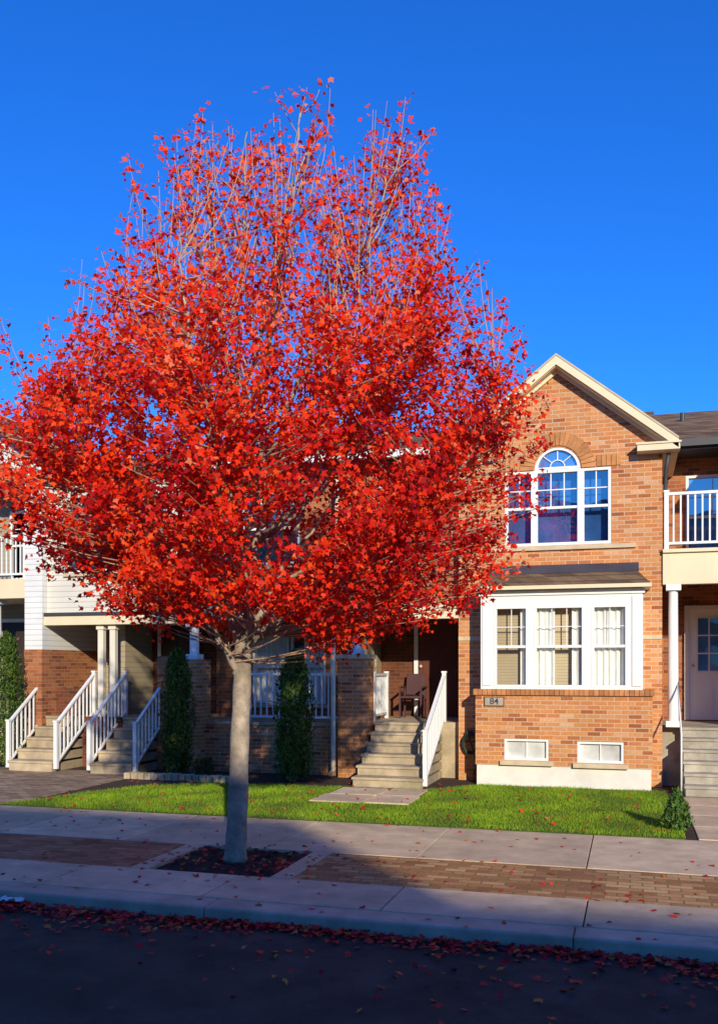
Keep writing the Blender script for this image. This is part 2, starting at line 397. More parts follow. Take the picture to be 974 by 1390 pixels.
def door(parent, x0, x1, z0, z1, Y, m, glazed=False):
    d = MB().box(x0-.08, x0, Y-.05, Y+.02, z0, z1+.08).box(x1, x1+.08, Y-.05, Y+.02, z0, z1+.08).box(x0, x1, Y-.049, Y+.02, z1, z1+.08)
    fr = d.build('door_frame', 'white', parent)
    b = MB().box(x0, x1, Y-.02, Y+.02, z0, z1); w = (x1-x0)
    for i in (0, 1):
        for (a, c) in ((.08, .36),) + (() if glazed else ((.42, .9),)):
            xa = x0+w*(.12+.42*i); b.box(xa, xa+w*.34, Y-.03, Y-.02, z0+(z1-z0)*a, z0+(z1-z0)*c)
    dd = b.build('door', m, parent)
    if glazed:
        za, zb = z0+(z1-z0)*.44, z0+(z1-z0)*.93
        MB().box(x0+w*.16, x1-w*.16, Y-.028, Y-.021, za, zb).build('pane', 'glassb', dd)
        g = MB()
        for i in range(0, 4): xx = x0+w*(.16+.68*i/3); g.box(xx-.012, xx+.012, Y-.040, Y-.0285, za, zb)
        for j in range(0, 4): zz = za+(zb-za)*j/3; g.box(x0+w*.16, x1-w*.16, Y-.038, Y-.0285, zz-.012, zz+.012)
        g.build('glazing_bar', 'white', dd)
    MB().tube([(x0+.07, Y-.09, z0+1.0), (x0+.07, Y-.02, z0+1.0)], [.03, .022], 12).build('handle', 'metal', dd)
def steps(label, x0, x1, yf, yb, zt, n, rails, m='stepc'):
    root = empty('front_steps', ((x0+x1)/2, yf, 0), label, 'steps', None); rise = zt/n; run = (yb-yf)/n
    for i in range(n):
        s = MB(); y0 = yf+i*run; z1 = (i+1)*rise
        s.box(x0, x1, y0, yb, i*rise+.001, z1-.045); s.box(x0-.02, x1+.02, y0-.025, y0+run+.02 if i < n-1 else yb, z1-.045, z1)
        s.build('step', m, root, bevel=.008)
    for xr in rails:
        railing(root, (xr, yf+.06, rise*.3), (xr, yb, zt), .86, .12)
    return root

# ---------------------------------------------------------------- house with the gable and bay
Y0 = 16.0; HL = FX(622, Y0); HR = FX(898, Y0); cx = (HL+HR)/2
H84 = empty('brick_house', (cx, Y0, 0), 'narrow orange brick house with a front gable, arched upper window and white bay window', 'house')
ZE, ZA = 5.78, 7.2
wx0, wx1 = FX(685, Y0), FX(829, Y0); wz0, wz1 = FZ(757, 740, Y0), FZ(757, 637, Y0); ar = .385
acx = (wx0+wx1)/2
w = MB().wall(HL, HR, 0, wz1, Y0, Y0+.15, [(wx0, wx1, wz0, wz1)])
arc = [(acx-ar*math.cos(math.pi*i/20), wz1+ar*.97*math.sin(math.pi*i/20)) for i in range(21)]
w.pxz([(HL, wz1)]+arc+[(HR, wz1), (HR, ZE), (cx, ZA-.08), (HL, ZE)], Y0, Y0+.15)
w.box(HL, HL+.15, Y0+.15, 25, 0, 5.9); w.box(HR-.15, HR, Y0+.15, 25, 0, 5.9)
w.build('wall', 'brick', H84)
ba = MB()
for i in range(21):
    a0 = math.pi*(i+.07)/21; a1 = math.pi*(i+.93)/21
    ba.pxz([(acx-(ar+.02)*math.cos(a0), wz1+(ar+.02)*math.sin(a0)), (acx-(ar+.02)*math.cos(a1), wz1+(ar+.02)*math.sin(a1)),
            (acx-(ar+.25)*math.cos(a1), wz1+(ar+.25)*math.sin(a1)), (acx-(ar+.25)*math.cos(a0), wz1+(ar+.25)*math.sin(a0))], Y0-.02, Y0-.0)
for sgn in (-1, 1):
    for i in range(5):
        xa = acx+sgn*(ar+.27+i*.08); ba.box(min(xa, xa+sgn*.072), max(xa, xa+sgn*.072), Y0-.018, Y0, wz1+.012, wz1+.2)
ba.build('brick_arch', plain('arch_brick', (.64, .28, .10), .85, .3, 9, 60, .3, island=.3), H84)
xm0, xm1 = acx-ar-.0, acx+ar
window(H84, wx0, xm0-.012, wz0, wz1, Y0+.03, 'glassu', 2, 2, sill=False, backing='sky_panel')
window(H84, xm0, xm1, wz0, wz1, Y0+.028, 'glassu', 3, 2, sill=False, backing='sky_panel')
window(H84, xm1+.012, wx1, wz0, wz1, Y0+.03, 'glassu', 2, 2, sill=False, backing='sky_panel')
am = MB(); zb = wz1+.01
for i in range(20):
    a0, a1 = math.pi*i/20, math.pi*(i+1)/20
    am.pxz([(acx-ar*math.cos(a0), zb+ar*.97*math.sin(a0)), (acx-ar*math.cos(a1), zb+ar*.97*math.sin(a1)),
            (acx-(ar-.05)*math.cos(a1), zb+(ar-.05)*.97*math.sin(a1)), (acx-(ar-.05)*math.cos(a0), zb+(ar-.05)*.97*math.sin(a0))], Y0+.005, Y0+.1)
am.box(acx-ar, acx+ar, Y0+.003, Y0+.1, zb, zb+.035)
for a in (45, 90, 135):
    c_, s_ = math.cos(math.radians(a)), math.sin(math.radians(a))
    am.bar((acx+.12*c_, Y0+.045, zb+.035+.12*s_*.9), (acx+(ar-.05)*c_, Y0+.045, zb+(ar-.05)*s_*.97), .016, .016) if a != 90 else am.box(acx-.008, acx+.008, Y0+.037, Y0+.053, zb+.15, zb+ar-.06)
for i in range(10):
    a0, a1 = math.pi*i/10, math.pi*(i+1)/10
    am.pxz([(acx-.13*math.cos(a0), zb+.035+.13*math.sin(a0)), (acx-.13*math.cos(a1), zb+.035+.13*math.sin(a1)), (acx-.115*math.cos(a1), zb+.035+.115*math.sin(a1)), (acx-.115*math.cos(a0), zb+.035+.115*math.sin(a0))], Y0+.038, Y0+.056)
af = am.build('arched_window', 'white', H84)
MB().add([(acx-(ar-.02)*math.cos(math.pi*i/20), Y0+.07, zb+.01+(ar-.02)*.97*math.sin(math.pi*i/20)) for i in range(21)], [tuple(range(21))]).build('pane', 'glassb', af)
MB().box(wx0-.12, HR-.42, Y0-.05, Y0, wz0-.085, wz0-.012).build('sill', 'stone', H84, bevel=.006)
MB().box(HL+.002, wx0-.125, Y0-.02, Y0, wz0-.08, wz0-.02).box(HL+.002, HR-.002, Y0-.022, Y0, 2.46, 2.53).build('stone_band', 'stone', H84)
# roof
ex = .25; e0, e1 = HL-ex, HR+ex
def chev(zo, th, inset=0.0):
    k_ = (ZA-ZE+.12)/((e1-e0)/2)
    a = [(e0+inset, ZE-.06+zo+inset*k_), (cx, ZA+.06+zo), (e1-inset, ZE-.06+zo+inset*k_)]
    return a+[(x, z-th) for x, z in reversed(a)]
MB().pxz(chev(.02, .09), Y0-.24, 22.2).build('roof', 'shingle', H84)
MB().pyz([(Y0+.9, 5.95), (21.6, 7.75), (26, 5.85), (26, 5.75), (21.6, 7.64), (Y0+.9, 5.84)], HL+.004, HR-.004).build('roof', 'shingle', H84)
MB().pxz(chev(.03, .035), Y0-.29, Y0-.242).build('roof_edge', 'stone', H84)
gt = MB().pxz(chev(-.008, .15), Y0-.28, Y0-.242); gt.pxz(chev(-.165, .07, .1), Y0-.06, Y0-.003)
gt.pxz(chev(-.16, .012, .02), Y0-.24, Y0-.004)
for sx in (-1, 1):
    xa = cx+sx*((e1-e0)/2+.02); xb = cx+sx*((HR-HL)/2-.4)
    gt.box(min(xa, xb), max(xa, xb), Y0-.28, Y0-.004, ZE-.23, ZE-.13)
    gt.box(min(xa, xb)-.02, max(xa, xb)+.02, Y0-.30, Y0-.005, ZE-.128, ZE-.095)
    gt.box(min(cx+sx*((e1-e0)/2), cx+sx*((HR-HL)/2+.003)), max(cx+sx*((e1-e0)/2), cx+sx*((HR-HL)/2+.003)), Y0-.004, 18, ZE-.24, ZE-.14)
gt.build('gable_trim', 'cream', H84, bevel=.004)
# bay
YB = 15.4
bx0, bx1 = FX(645, YB), FX(885, YB); vx0, vx1 = FX(652, YB), FX(872, YB)
zf = FZ(770, 1041, YB); zs = FZ(770, 944, YB); zw0 = FZ(770, 936, YB); zw1 = FZ(770, 822, YB); ze = FZ(770, 799, YB)
bw = [(FX(684, YB), FX(744, YB), FZ(713, 1032, YB), FZ(713, 1003, YB)), (FX(783, YB), FX(846, YB), FZ(815, 1036, YB), FZ(815, 1007, YB))]
MB().wall(bx0, bx1, zf, zs, YB, YB+.12, bw).box(bx0, bx0+.12, YB+.12, Y0, zf, zs).box(bx1-.12, bx1, YB+.12, Y0, zf, zs).build('bay_base', 'brick', H84)
so = MB(); x = bx0-.03
while x < bx1-.02: so.box(x, min(x+.072, bx1+.03), YB-.05, Y0-.02, zs, zw0); x += .079
so.build('brick_sill', plain('sill_brick', (.60, .25, .09), .85, .3, 9, 60, .3, island=.4), H84)
MB().box(bx0+.02, bx1-.02, YB+.015, Y0, 0, zf-.001).build('bay_foundation', 'parge', H84)
for a in bw:
    window(H84, *a, YB+.03, 'glassp', 2, 1, False, .04, True, name='basement_window')
win = [(FX(671, YB), FX(716, YB)), (FX(725, YB), FX(792, YB)), (FX(803, YB), FX(851, YB))]
by = MB().wall(vx0, vx1, zw0+.001, ze, YB, YB+.09, [(a, b, zw0+.04, zw1) for a, b in win])
by.box(vx0, vx0+.09, YB+.09, Y0, zw0+.001, ze); by.box(vx1-.09, vx1, YB+.09, Y0, zw0+.001, ze)
by.box(vx0-.03, vx1+.03, YB-.03, YB-.001, ze-.10, ze-.02)
for xx in (vx0+.025, vx1-.17):
    by.box(xx, xx+.145, YB-.02, YB-.001, zw0+.06, ze-.13)
bayo = by.build('bay_window', 'white', H84, bevel=.005)
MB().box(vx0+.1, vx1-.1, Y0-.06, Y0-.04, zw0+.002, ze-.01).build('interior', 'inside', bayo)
cur = [[(win[0][1]-.14, win[0][1])], [(win[1][0], win[1][0]+.32), (win[1][1]-.2, win[1][1])], [(win[2][0]+.01, win[2][1])]]
for (a, b), cc, nc, bk in zip(win, cur, (2, 3, 2), ('blind_dim', 'blind_or_panel', 'blind_or_panel')):
    window(H84, a, b, zw0+.04, zw1, YB+.012, 'glassc', nc, 2, True, .035, False, cc, backing=bk, mw=.006)
zr = FZ(770, 774, Y0)
MB().ext([(vx0-.12, YB-.15, ze+.045), (vx1+.12, YB-.15, ze+.045), (vx1-.12, Y0-.004, zr), (vx0+.12, Y0-.004, zr)],
         [(vx0-.12, YB-.15, ze+.012), (vx1+.12, YB-.15, ze+.012), (vx1+.1, Y0-.004, ze+.012), (vx0-.1, Y0-.004, ze+.012)]).build('bay_roof', 'shingle2', H84)
MB().box(vx0-.13, vx1+.13, YB-.18, YB-.153, ze-.01, ze+.05).box(vx0-.12, vx1+.12, YB-.15, Y0-.005, ze+.0, ze+.011).build('fascia', 'cream', H84)
MB().pyz([(Y0-.16, zr-.06), (Y0-.003, zr+.10), (Y0-.003, zr-.07)], vx0+.06, vx1-.06).build('flashing', 'flash', H84)
# number plaque
pxa, pxb = FX(658, YB), FX(683, YB); pza, pzb = FZ(670, 957.5, YB), FZ(670, 946.5, YB)
pl = MB().box(pxa, pxb, YB-.02, YB-.001, pza, pzb).build('number_plaque', 'plaque', H84)
fm = MB().box(pxa-.01, pxa, YB-.028, YB-.001, pza-.01, pzb+.01).box(pxb, pxb+.01, YB-.028, YB-.001, pza-.01, pzb+.01).box(pxa, pxb, YB-.027, YB-.001, pzb, pzb+.01).box(pxa, pxb, YB-.027, YB-.001, pza-.01, pza)
fm.build('frame', 'darktrim', pl)
cu = bpy.data.curves.new('numerals', 'FONT'); cu.body = '84'; cu.size = .15; cu.align_x = 'CENTER'; cu.align_y = 'CENTER'; cu.extrude = .003; cu.offset = .001
to = bpy.data.objects.new('numerals', cu); col.objects.link(to); bpy.context.view_layer.update()
me = bpy.data.meshes.new_from_object(to); bpy.data.objects.remove(to)
me.transform(Matrix.Translation(((pxa+pxb)/2, YB-.025, (pza+pzb)/2)) @ Matrix.Rotation(math.pi/2, 4, 'X'))
me.materials.append(M['darktrim']); to = bpy.data.objects.new('numerals', me); col.objects.link(to); attach(to, pl)
MB().tube([(HR+.1, Y0-.1, ZE-.26), (HR+.06, Y0-.02, ZE-.5), (HR+.05, Y0+.04, ZE-.8), (HR+.05, Y0+.04, 3.95)], .035, 8).build('downpipe', 'darktrim', H84, smooth=True)

# ---------------------------------------------------------------- house at the right edge
D0 = HR+.006; D1 = 2.1
HD = empty('brick_house', (1.4, Y0, 0), 'shaded brick house at the right edge with white railed balcony over its porch', 'house')
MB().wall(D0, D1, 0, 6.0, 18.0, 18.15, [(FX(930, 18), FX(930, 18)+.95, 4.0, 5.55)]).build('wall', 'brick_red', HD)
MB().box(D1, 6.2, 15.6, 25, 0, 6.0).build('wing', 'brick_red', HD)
window(HD, FX(930, 18), FX(930, 18)+.95, 4.0, 5.55, 18.03, 'glassb', 2, 2)
MB().pyz([(17.2, 6.02), (21.8, 7.72), (26.2, 5.9), (26.2, 5.8), (21.8, 7.61), (17.2, 5.93)], D0, D1+.0).build('roof', 'shingle', HD)
MB().pyz([(15.2, 6.02), (21.8, 7.75), (26.2, 5.93), (26.2, 5.83), (21.8, 7.64), (15.2, 5.93)], D1+.01, 6.4).build('roof', 'shingle', HD)
MB().box(D0, D1, 17.1, 17.197, 5.9, 6.03).box(D0, D1, 17.2, 17.99, 5.86, 5.9).build('gutter', 'darktrim', HD)
MB().tube([(1.05, 20.2, 7.0), (1.05, 20.2, 7.3)], .05, 10).build('vent_pipe', 'darktrim', HD)
zb0, zb1 = FZ(935, 793, 16), FZ(935, 750, 16)
MB().box(D0, D1-.004, 15.95, 16.12, zb0, zb1).box(D0, D1-.004, 16.12, 17.99, zb1-.2, zb1-.003).box(D0, D1-.004, 15.9, 16.2, zb1, zb1+.06).build('balcony', 'cream', HD, bevel=.006)
railing(HD, (D0+.06, 15.99, zb1+.06), (D1-.06, 15.99, zb1+.06), .92, .105)
column(HD, FX(913, 16.05), 16.05, 1.0, zb0, .085)
MB().box(D0, D1-.004, 16.2, 17.99, 0, 1.0).build('porch_floor', 'stepg', HD)
door(HD, FX(934, 18), FX(934, 18)+.9, 1.02, 3.05, 17.97, 'doorw', True)
st_r = steps('pale concrete front steps at the right edge beside the gabled brick house', D0+.3, D1-.1, 14.9, 16.198, 1.0, 6, [], 'stepg')
hr_ = MB(); hr_.tube([(D0+.24, 14.95, 0), (D0+.24, 14.95, .95), (D0+.24, 16.1, 1.8), (D0+.24, 16.1, 1.0)], .016, 8); hr_.build('railing', 'white', st_r, smooth=True)

# ---------------------------------------------------------------- house behind the tree
CL = -8.3; HC = empty('row_house', (-5.6, Y0, 0), 'brick row house behind the red tree with railed porch and brick pier', 'house')
px0 = FX(462, 15.9); px1 = FX(501, 15.9)
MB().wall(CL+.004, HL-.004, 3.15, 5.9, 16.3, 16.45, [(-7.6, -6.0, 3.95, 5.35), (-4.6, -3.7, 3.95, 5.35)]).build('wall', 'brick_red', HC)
window(HC, -7.6, -6.0, 3.95, 5.35, 16.33, 'glassd', 4, 2); window(HC, -4.6, -3.7, 3.95, 5.35, 16.33, 'glassd', 2, 2)
MB().pyz([(15.85, 5.85), (21.8, 7.72), (26.2, 5.9), (26.2, 5.8), (21.8, 7.61), (15.85, 5.76)], CL+.004, HL-.004).build('roof', 'shingle', HC)
MB().box(CL+.004, HL-.3, 15.76, 15.847, 5.74, 5.87).build('gutter', 'white', HC)
MB().wall(CL+.004, px0+.1, .95, 3.15, 17.5, 17.65, [(FX(343, 17.5), FX(392, 17.5), 1.25, 2.75), (FX(394, 17.5), FX(442, 17.5), 1.25, 2.75)]).build('porch_wall', 'brick_red', HC)
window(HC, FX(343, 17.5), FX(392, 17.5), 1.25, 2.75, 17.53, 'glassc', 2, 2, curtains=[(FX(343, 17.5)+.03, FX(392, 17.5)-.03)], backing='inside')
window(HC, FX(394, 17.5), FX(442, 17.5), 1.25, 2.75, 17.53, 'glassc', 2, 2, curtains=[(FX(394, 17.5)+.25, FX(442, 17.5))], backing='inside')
MB().box(CL+.004, px0, 16.0, 16.14, 0, .9).build('knee_wall', 'brick', HC)
MB().box(CL+.004, px0, 15.97, 17.49, .9, .96).box(px1-.1, HL-.004, 16.2, 18.0, .9, 1.0).box(px1-.1, HL-.004, 16.21, 18.0, 0, .9).build('porch_floor', 'stepc', HC)
railing(HC, (FX(338, 16.05), 16.05, .96), (px0-.04, 16.05, .96), .9, .115)
MB().box(CL+.004, HL-.004, 16.0, 16.25, 2.86, 3.16).box(CL+.004, HL-.004, 16.25, 17.9, 3.1, 3.145).build('porch_beam', 'cream', HC)
MB().box(px0, px1, 15.75, 16.2, 0, 2.14).build('brick_pier', 'brick', HC)
MB().box(px0-.04, px1+.04, 15.71, 16.24, 2.14, 2.22).build('pier_cap', 'stone', HC, bevel=.01)
column(HC, (px0+px1)/2, 15.97, 2.22, 2.86, .09)
MB().box(CL+.004, CL+.5, 15.75, 16.2, 0, 2.14).build('brick_pier', 'brick', HC)
column(HC, CL+.27, 15.97, 2.14, 2.86, .09)
MB().tube([(px0-.07, 15.9, 5.75), (px0-.07, 15.9, 3.2), (px0-.07, 15.68, 2.9), (px0-.07, 15.68, .15), (px0-.07, 15.5, .06)], .045, 8).build('downpipe', 'cream', HC, smooth=True)
MB().box(px0+.05, HL-.004, 18.0, 18.12, .9, 3.15).build('entry_wall', 'brick_shaded', HC)
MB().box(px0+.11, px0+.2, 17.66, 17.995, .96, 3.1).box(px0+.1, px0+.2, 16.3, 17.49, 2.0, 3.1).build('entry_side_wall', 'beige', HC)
door(HC, FX(568, 18), FX(568, 18)+.86, 1.01, 3.0, 17.97, 'doorr')
railing(HC, (px1-.02, 16.25, 1.0), (px1-.02, 17.2, 1.0), .85, .11)
sx0 = -4.42
steps('concrete front steps behind the tree leading up past the brick pier', sx0, -3.24, 14.55, 16.198, 1.0, 6, [-3.2])

# ---------------------------------------------------------------- paired porch house, left of the tree
AL = FX(62, 16.0); HA = empty('row_house', (-10, Y0, 0), 'pale sided row house left of the tree with two porch entrances side by side', 'house')
MB().wall(AL+.004, CL-.004, 3.02, 5.9, 16.05, 16.2, [(-10.9, -9.9, 3.9, 5.3), (-9.6, -8.7, 3.9, 5.3)]).build('wall', 'siding_cream', HA)
window(HA, -10.9, -9.9, 3.9, 5.3, 16.08, 'glassd', 2, 2); window(HA, -9.6, -8.7, 3.9, 5.3, 16.08, 'glassd', 2, 2)
MB().pyz([(15.8, 5.85), (21.8, 7.7), (26.2, 5.9), (26.2, 5.8), (21.8, 7.59), (15.8, 5.76)], AL+.004, CL-.004).build('roof', 'shingle', HA)
MB().box(AL+.004, CL-.004, 15.93, 16.04, 3.02, 3.09).build('porch_roof_edge', 'darktrim', HA)
MB().box(AL+.004, CL-.004, 15.95, 16.2, 2.84, 3.016).box(AL+.004, CL-.004, 16.2, 17.9, 2.98, 3.015).build('porch_beam', 'cream', HA)
MB().box(AL+.004, CL-.004, 16.31, 17.9, 0, .94).build('porch_base', 'brick_red', HA)
MB().box(AL+.004, CL-.004, 16.30, 17.9, .94, 1.0).build('porch_floor', 'stepc', HA)
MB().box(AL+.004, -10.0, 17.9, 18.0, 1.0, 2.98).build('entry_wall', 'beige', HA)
MB().box(-9.996, CL-.004, 17.88, 18.0, 1.0, 2.98).build('entry_wall', 'brick_shaded', HA)
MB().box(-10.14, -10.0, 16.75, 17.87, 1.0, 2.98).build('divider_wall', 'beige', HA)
MB().box(AL+.02, AL+.62, 16.34, 16.46, 1.0, 1.55).box(AL+.5, AL+.62, 16.46, 17.2, 1.0, 1.55).build('knee_wall', 'brick_shaded', HA)
post(HA, -10.15, 16.12, 1.0, 2.84); post(HA, -9.88, 16.12, 1.0, 2.84)
MB().box(-10.5, -9.62, 15.97, 16.3, 0, 1.0).build('porch_pier', 'brick_shaded', HA)
MB().box(CL-.5, CL-.02, 15.9, 16.3, 0, 2.2).build('brick_pier', 'brick_red', HA)
door(HA, -10.95, -10.2, 1.01, 2.9, 17.86, 'doord'); door(HA, -9.75, -8.95, 1.01, 2.9, 17.84, 'doord')
steps('leftmost concrete front steps between two white railings', -11.45, -10.5, 14.95, 16.298, 1.0, 5, [-11.5, -10.44])
steps('concrete front steps with white railings just left of the trunk, beside the tall cedar shrub', -9.66, -8.8, 14.95, 16.298, 1.0, 5, [-9.72, -8.75])

# ---------------------------------------------------------------- white house at the left edge
ZR = AL-.002; ZL = FX(38, 16.0); ZX = -15.2
HZh = empty('row_house', (-13, Y0, 0), 'white sided house at the left edge with a small railed balcony', 'house')
MB().box(ZL, ZR, 15.9, 24, 2.35, 6.2).pxz([(ZX, 6.0), (ZL-.002, 6.0), (ZL-.002, 6.55), (-13.3, 7.4), (ZX, 6.5)], 16.0, 16.15).build('wall', 'siding', HZh)
MB().box(ZL, ZR, 15.88, 24, 0, 2.35).build('brick_base', 'brick_red', HZh)
MB().box(ZX, ZL-.003, 17.6, 17.75, 0, 6.0).build('recess_wall', 'beige', HZh)
MB().pxz([(ZX-.2, 6.35), (-13.3, 7.55), (ZR+.15, 6.2), (ZR+.15, 6.08), (-13.3, 7.42), (ZX-.2, 6.22)], 15.7, 22).build('roof', 'shingle', HZh)
window(HZh, -13.4, -12.4, 3.95, 5.5, 17.56, 'glassb', 2, 2, sill=False)
zz0 = FZ(20, 786, 16); MB().box(ZX, ZL-.003, 15.95, 17.58, zz0-.4, zz0).build('balcony', 'cream', HZh, bevel=.006)
railing(HZh, (ZX+.1, 16.0, zz0), (ZL-.06, 16.0, zz0), .88, .11)
MB().box(ZX, ZL-.003, 16.3, 17.59, 0, 1.0).build('porch_floor', 'stepc', HZh)
column(HZh, ZL-.9, 16.2, 1.0, zz0-.4, .1)
door(HZh, -13.6, -12.7, 1.01, 3.0, 17.56, 'doord')

# ---------------------------------------------------------------- houses across the road (their shadow lies on the pavement)
def far_house(x0, x1, zr, label):
    q = -4.0
    r = empty('row_house', ((x0+x1)/2, -9+q, 0), label, 'house')
    n = int((x1-x0)/3); st = (x1-x0)/n
    hol = []
    for i in range(n):
        xa = x0+st*i+.9
        hol += [(xa, xa+1.3, 1.6, 3.0), (xa, xa+1.3, 4.1, 5.4)]
    MB().wall(x0, x1, 0, zr-3, -9.15+q, -9.0+q, hol).box(x0, x0+.15, -15+q, -9.15+q, 0, zr-3).box(x1-.15, x1, -15+q, -9.15+q, 0, zr-3).box(x0+.15, x1-.15, -15+q, -14.85+q, 0, zr-3).build('wall', 'brick_red', r)
    MB().pyz([(-8.6+q, zr-3.2), (-12+q, zr), (-15.4+q, zr-3.2), (-15.4+q, zr-3.3), (-12+q, zr-.1), (-8.6+q, zr-3.3)], x0-.1, x1).build('roof', 'shingle', r)
    for xa, xb in ((x0+.01, x0+.12), (x1-.12, x1-.01)):
        MB().pyz([(-9.16+q, zr-3), (-12+q, zr-.3), (-14.8+q, zr-3)], xa, xb).build('gable_wall', 'siding', r)
    for a in hol:
        m = MB().box(a[0], a[1], -9.06+q, -8.98+q, a[2], a[2]+.06).box(a[0], a[1], -9.06+q, -8.98+q, a[3]-.06, a[3]).box(a[0], a[0]+.06, -9.06+q, -8.981+q, a[2]+.06, a[3]-.06).box(a[1]-.06, a[1], -9.06+q, -8.981+q, a[2]+.06, a[3]-.06)
        w_ = m.build('window', 'white', r); MB().box(a[0]+.06, a[1]-.06, -9.05+q, -9.03+q, a[2]+.06, a[3]-.06).build('pane', 'glassd', w_)
far_house(-22, 9.0, 10.4, 'taller brick house across the road that shades the pavement by the tree')
far_house(9.11, 30, 9.1, 'lower brick house across the road that shades the kerb at the right')

# ---------------------------------------------------------------- the maple
tx, ty = G(318, 1168); sc = F/9.43
Rv = np.array([C, S, 0]); Fv = np.array([-S, C, 0]); base = np.array([tx, ty, 0])
def TP(px, py, dep=0.0):
    return base+Rv*((px-318)/sc)+Fv*dep+np.array([0, 0, CH+(HZ-py)/sc])
tree = empty('maple_tree', (tx, ty, 0), 'red maple tree in full autumn colour standing in the pavement soil pit', 'tree')
prof = [(175, 290, 545), (215, 232, 578), (290, 190, 602), (350, 156, 628), (430, 100, 658), (500, 35, 692), (600, -34, 730), (680, -38, 735), (730, -5, 715), (780, 55, 680), (820, 125, 645), (850, 200, 585), (875, 300, 460)]
pzs = np.array([CH+(HZ-p[0])/sc for p in prof])[::-1]
pc = np.array([((p[1]+p[2])/2-318)/sc for p in prof])[::-1]; pr = np.array([(p[2]-p[1])/2/sc for p in prof])[::-1]
def bez(a, b, c, n):
    t = np.linspace(0, 1, n)[:, None]; return (1-t)**2*a+2*t*(1-t)*b+t*t*c
tk = MB()
lead = [TP(319, 1170), TP(320, 1150), TP(322, 1090), TP(325, 1000), TP(328, 930), TP(331, 865), TP(332, 815), TP(324, 700, .1), TP(306, 500, .1), TP(288, 300, .05), TP(277, 185, .05)]
lr = [.126, .111, .103, .097, .092, .086, .048, .038, .026, .016, .005]
lead = [l+(0 if i in (0, 1, 10) else 1)*np.array([rng.normal()*.006, rng.normal()*.006, 0]) for i, l in enumerate(lead)]
def dense(pts, rads, n):
    pts = np.array(pts); tt = np.linspace(0, len(pts)-1, n); o = []
    for k in range(3): o.append(np.interp(tt, range(len(pts)), pts[:, k]))
    return np.column_stack(o), np.interp(tt, range(len(rads)), rads)
lp, lrr = dense(lead, lr, 41)
lrr = lrr*(1+.04*np.sin(np.arange(41)*1.7))
tk.tube(lp, lrr, 14)
limbpts = [(p_, r_) for p_, r_ in zip(lp, lrr) if p_[2] > 2.9]
def limb(pts, r0, r1, sides=8):
    pts = np.array(pts); n = 6*len(pts)
    tt = np.linspace(0, len(pts)-1, n); out = []
    for t in tt:
        i = min(int(t), len(pts)-2); f = t-i
        p0, p1, p2, p3 = pts[max(i-1, 0)], pts[i], pts[i+1], pts[min(i+2, len(pts)-1)]
        out.append(.5*((2*p1)+(-p0+p2)*f+(2*p0-5*p1+4*p2-p3)*f*f+(-p0+3*p1-3*p2+p3)*f**3))
    out = np.array(out); out[2:-1] += rng.normal(size=(len(out)-3, 3))*.012
    rr = np.linspace(r0**.7, r1**.7, n)**(1/.7)
    tk.tube(out, rr, sides)
    limbpts.extend(zip(out[4:], rr[4:]))
limb([TP(325, 920), TP(304, 876, -.12), TP(266, 822, -.3), TP(180, 720, -.6), TP(95, 610, -.7)], .046, .010)
limb([TP(333, 872), TP(372, 856, -.2), TP(425, 820, -.4), TP(520, 757, -.7), TP(620, 650, -.9), TP(660, 560, -.9)], .050, .010)
limb([TP(334, 860), TP(372, 795, .1), TP(420, 640, .3), TP(480, 400, .3), TP(545, 170, .2)], .046, .006)
limb([TP(330, 853), TP(300, 770, .1), TP(245, 600, .2), TP(210, 420, .3), TP(210, 270, .2)], .042, .006)
limb([TP(331, 848), TP(350, 760, -.3), TP(370, 560, -.7), TP(392, 360, -.7), TP(430, 195, -.4)], .038, .006)
limb([TP(330, 878), TP(345, 820, -.4), TP(330, 700, -1.1), TP(300, 560, -1.6), TP(285, 420, -1.6)], .035, .008)
limb([TP(331, 868), TP(390, 830, .5), TP(480, 740, 1.1), TP(560, 620, 1.5)], .043, .01)
limb([TP(330, 868), TP(280, 800, .5), TP(190, 690, 1.1), TP(120, 560, 1.4)], .043, .01)
for i in range(28):
    a = i*2.399963; zs_ = rng.uniform(2.5, 4.6)
    st_ = np.array([np.interp(zs_, lp[:, 2], lp[:, k]) for k in range(3)])
    zend = min(7.1, zs_+rng.uniform(.9, 3.2)); R_ = np.interp(zend, pzs, pr)*rng.uniform(.65, .87); co = np.interp(zend, pzs, pc)
    en = base+Rv*(co+R_*math.cos(a))+Fv*(R_*.88*math.sin(a)); en[2] = zend
    h = en-st_; ctl = st_+np.array([h[0]*.6, h[1]*.6, h[2]*.3])
    b_ = bez(st_, ctl, en, 5); limb(list(b_), rng.uniform(.020, .030), .006, 6)
trunk = tk.build('trunk', 'bark', tree, smooth=True)
LPp = np.array([q[0] for q in limbpts]); LR_ = np.array([q[1] for q in limbpts])
